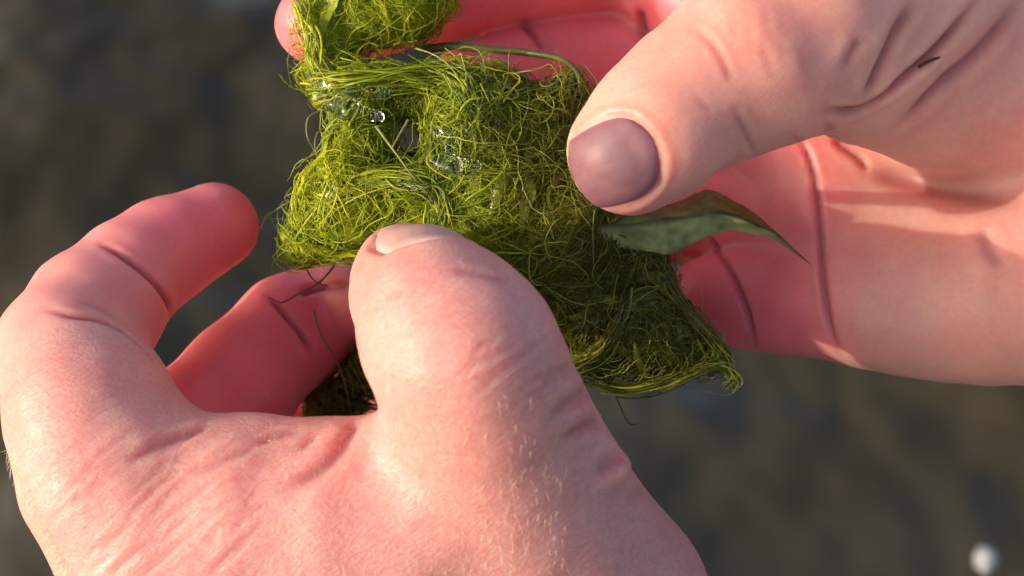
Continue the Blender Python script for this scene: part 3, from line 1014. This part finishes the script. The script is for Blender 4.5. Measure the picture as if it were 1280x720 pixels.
# leaf blade under the right thumb
top = resample(np.array([p3(*q) for q in [(740, 268, 22), (790, 262, 22), (838, 256, 16), (885, 238, 12), (930, 258, 12), (966, 286, 12), (1013, 330, 10)]]), 40)
mid = resample(np.array([p3(*q) for q in [(745, 285, 24), (795, 280, 24), (850, 272, 21), (905, 268, 18), (945, 281, 16), (975, 298, 14), (1014, 331, 10)]]), 40)
bot = resample(np.array([p3(*q) for q in [(750, 310, 20), (800, 312, 19), (838, 318, 17), (878, 298, 16), (915, 288, 15), (952, 294, 14), (980, 306, 12), (1015, 332, 10)]]), 40)
rows = []
for a, b_, t_ in ((top, mid, 5), (mid, bot, 5)):
    for j in range(t_):
        s_ = j / t_
        rows.append(a * (1 - s_) + b_ * s_)
rows.append(bot)
rows = np.array(rows)
rows = rows + 0.25 * LAT(rows.reshape(-1, 3), 3.0).reshape(rows.shape[0], rows.shape[1], 1) * np.array([0.2, 0.6, 1.0])
q_ = np.arange(rows.shape[1])
for j in range(rows.shape[0]):
    across = abs(j - 5) / 5.0
    vein = np.clip(np.cos((q_ * 0.9 - across * 5.0)), 0.6, 1.0) - 0.6          # side veins leaving the midrib at a slant
    rows[j, :, 2] += 0.55 * vein * (0.3 + across * (1 - across) * 3) + (0.5 if j == 5 else 0.0)
for j, sgn in ((0, 1), (rows.shape[0] - 1, -1)):                               # ragged edge
    rows[j, :, 1] += np.random.default_rng(9 + j).normal(0, 0.10, rows.shape[1]) * np.linspace(1, 0.3, rows.shape[1])
nr, nc, _ = rows.shape
idx = np.arange(nr * nc).reshape(nr, nc)
F = np.stack([idx[:-1, :-1], idx[1:, :-1], idx[1:, 1:], idx[:-1, 1:]], -1).reshape(-1, 4)
front = rows.reshape(-1, 3)
m_ = len(front)
rim = np.concatenate([idx[0, :], idx[1:, -1], idx[-1, -2::-1], idx[-2:0:-1, 0]])
R_ = np.stack([rim, np.roll(rim, -1), np.roll(rim, -1) + m_, rim + m_], 1)
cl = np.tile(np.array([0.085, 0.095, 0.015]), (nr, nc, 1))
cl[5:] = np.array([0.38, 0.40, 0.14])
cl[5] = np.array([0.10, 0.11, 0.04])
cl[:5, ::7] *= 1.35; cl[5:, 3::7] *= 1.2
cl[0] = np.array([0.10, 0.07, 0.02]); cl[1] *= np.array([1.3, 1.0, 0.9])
cl = cl.reshape(-1, 3) * (1 + 0.5 * LAT(front.astype(np.float32), 2.0))[:, None]
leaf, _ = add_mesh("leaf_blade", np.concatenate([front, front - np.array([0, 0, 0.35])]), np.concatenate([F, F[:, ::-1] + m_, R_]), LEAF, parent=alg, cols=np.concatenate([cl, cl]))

# film of water caught in the filaments
wm, wns, wls, wb = mat("water_film")
wb.inputs["Base Color"].default_value = (0.95, 1, 0.97, 1)
wb.inputs["Transmission Weight"].default_value = 1.0
wb.inputs["Roughness"].default_value = 0.04
wb.inputs["IOR"].default_value = 1.33
film_chains = [nodes3([(394, 96, 14, 1.2), (404, 122, 16, 1.5), (436, 140, 19, 1.6), (474, 146, 19, 0.9)]),
               nodes3([(412, 112, 17, 0.9), (450, 112, 18, 1.1), (484, 116, 18, 0.8)]),
               nodes3([(545, 166, 23, 0.8), (562, 180, 24, 1.0), (580, 172, 24, 0.8)]),
               nodes3([(540, 200, 25, 0.9), (566, 206, 26, 1.1), (596, 208, 26, 0.8)]),
               nodes3([(498, 226, 24, 0.7), (522, 236, 24, 0.9), (536, 250, 24, 0.6)])]
def film(P):
    d = chain(P, film_chains[0], 2)
    for c in film_chains[1:]:
        d = smin(d, chain(P, c, 2), 2)
    return d + 0.45 * LAT(P, 2.0)
Vf, Ff = surface(film, (-36, 12, 6), (-2, 42, 32), 0.35)
fo, _ = add_mesh("water_film", Vf, Ff, wm, parent=alg)
fo["kind"] = "stuff"
# beads of water on the filaments
rb = np.random.default_rng(77)
seeds = V_ALG[rb.integers(0, len(V_ALG), 900)]
ng = grad(algae_core, seeds, 0.8)
keep = (ng[:, 2] > 0.1) & (LAT3(seeds, 7.0) > 0.0) & (seeds[:, 0] < 2)
seeds, ng = seeds[keep][:140], ng[keep][:140]
cen = outside_hands((seeds + ng * rb.uniform(0.6, 1.6, (len(seeds), 1))).astype(np.float32)[:, None, :], 0.3)[:, 0]
nu, nv = 8, 6
th, ph = np.meshgrid(np.linspace(0.05, math.pi - 0.05, nv), np.arange(nu) * 2 * math.pi / nu, indexing='ij')
unit = np.stack([np.sin(th) * np.cos(ph), np.sin(th) * np.sin(ph), np.cos(th)], -1).reshape(-1, 3)
rr = rb.uniform(0.12, 0.38, (len(cen), 1, 1))
Vb = (cen[:, None, :] + unit[None] * rr).reshape(-1, 3)
ix_ = np.arange(nu * nv).reshape(nv, nu)
fb = np.stack([ix_[:-1], ix_[1:], np.roll(ix_, -1, 1)[1:], np.roll(ix_, -1, 1)[:-1]], -1).reshape(-1, 4)
Fb = (fb[None] + (np.arange(len(cen)) * nu * nv)[:, None, None]).reshape(-1, 4)
bo, _ = add_mesh("water_beads", Vb, Fb, wm, parent=alg)
bo["kind"] = "stuff"
tick("end")

# scrap of dried weed stuck to the right palm
c0, _h = cast(right_hand, [(1148, 84), (1158, 78), (1168, 74), (1176, 72), (1180, 78), (1172, 82), (1164, 80)])
pp = resample(c0 + np.array([0, 0, 0.25]), 30)[None]
Vs, Fs, _ = tubes(pp, np.full((1, 30), 0.28) * np.linspace(1, 0.4, 30)[None], 5)
frag, _ = add_mesh("weed_scrap", Vs, Fs, ALG, cols=np.tile(np.array([0.16, 0.07, 0.03]), (len(Vs), 1)))
tag(frag, "tiny brown scrap of dried weed stuck to the base of the right thumb", "plant scrap")
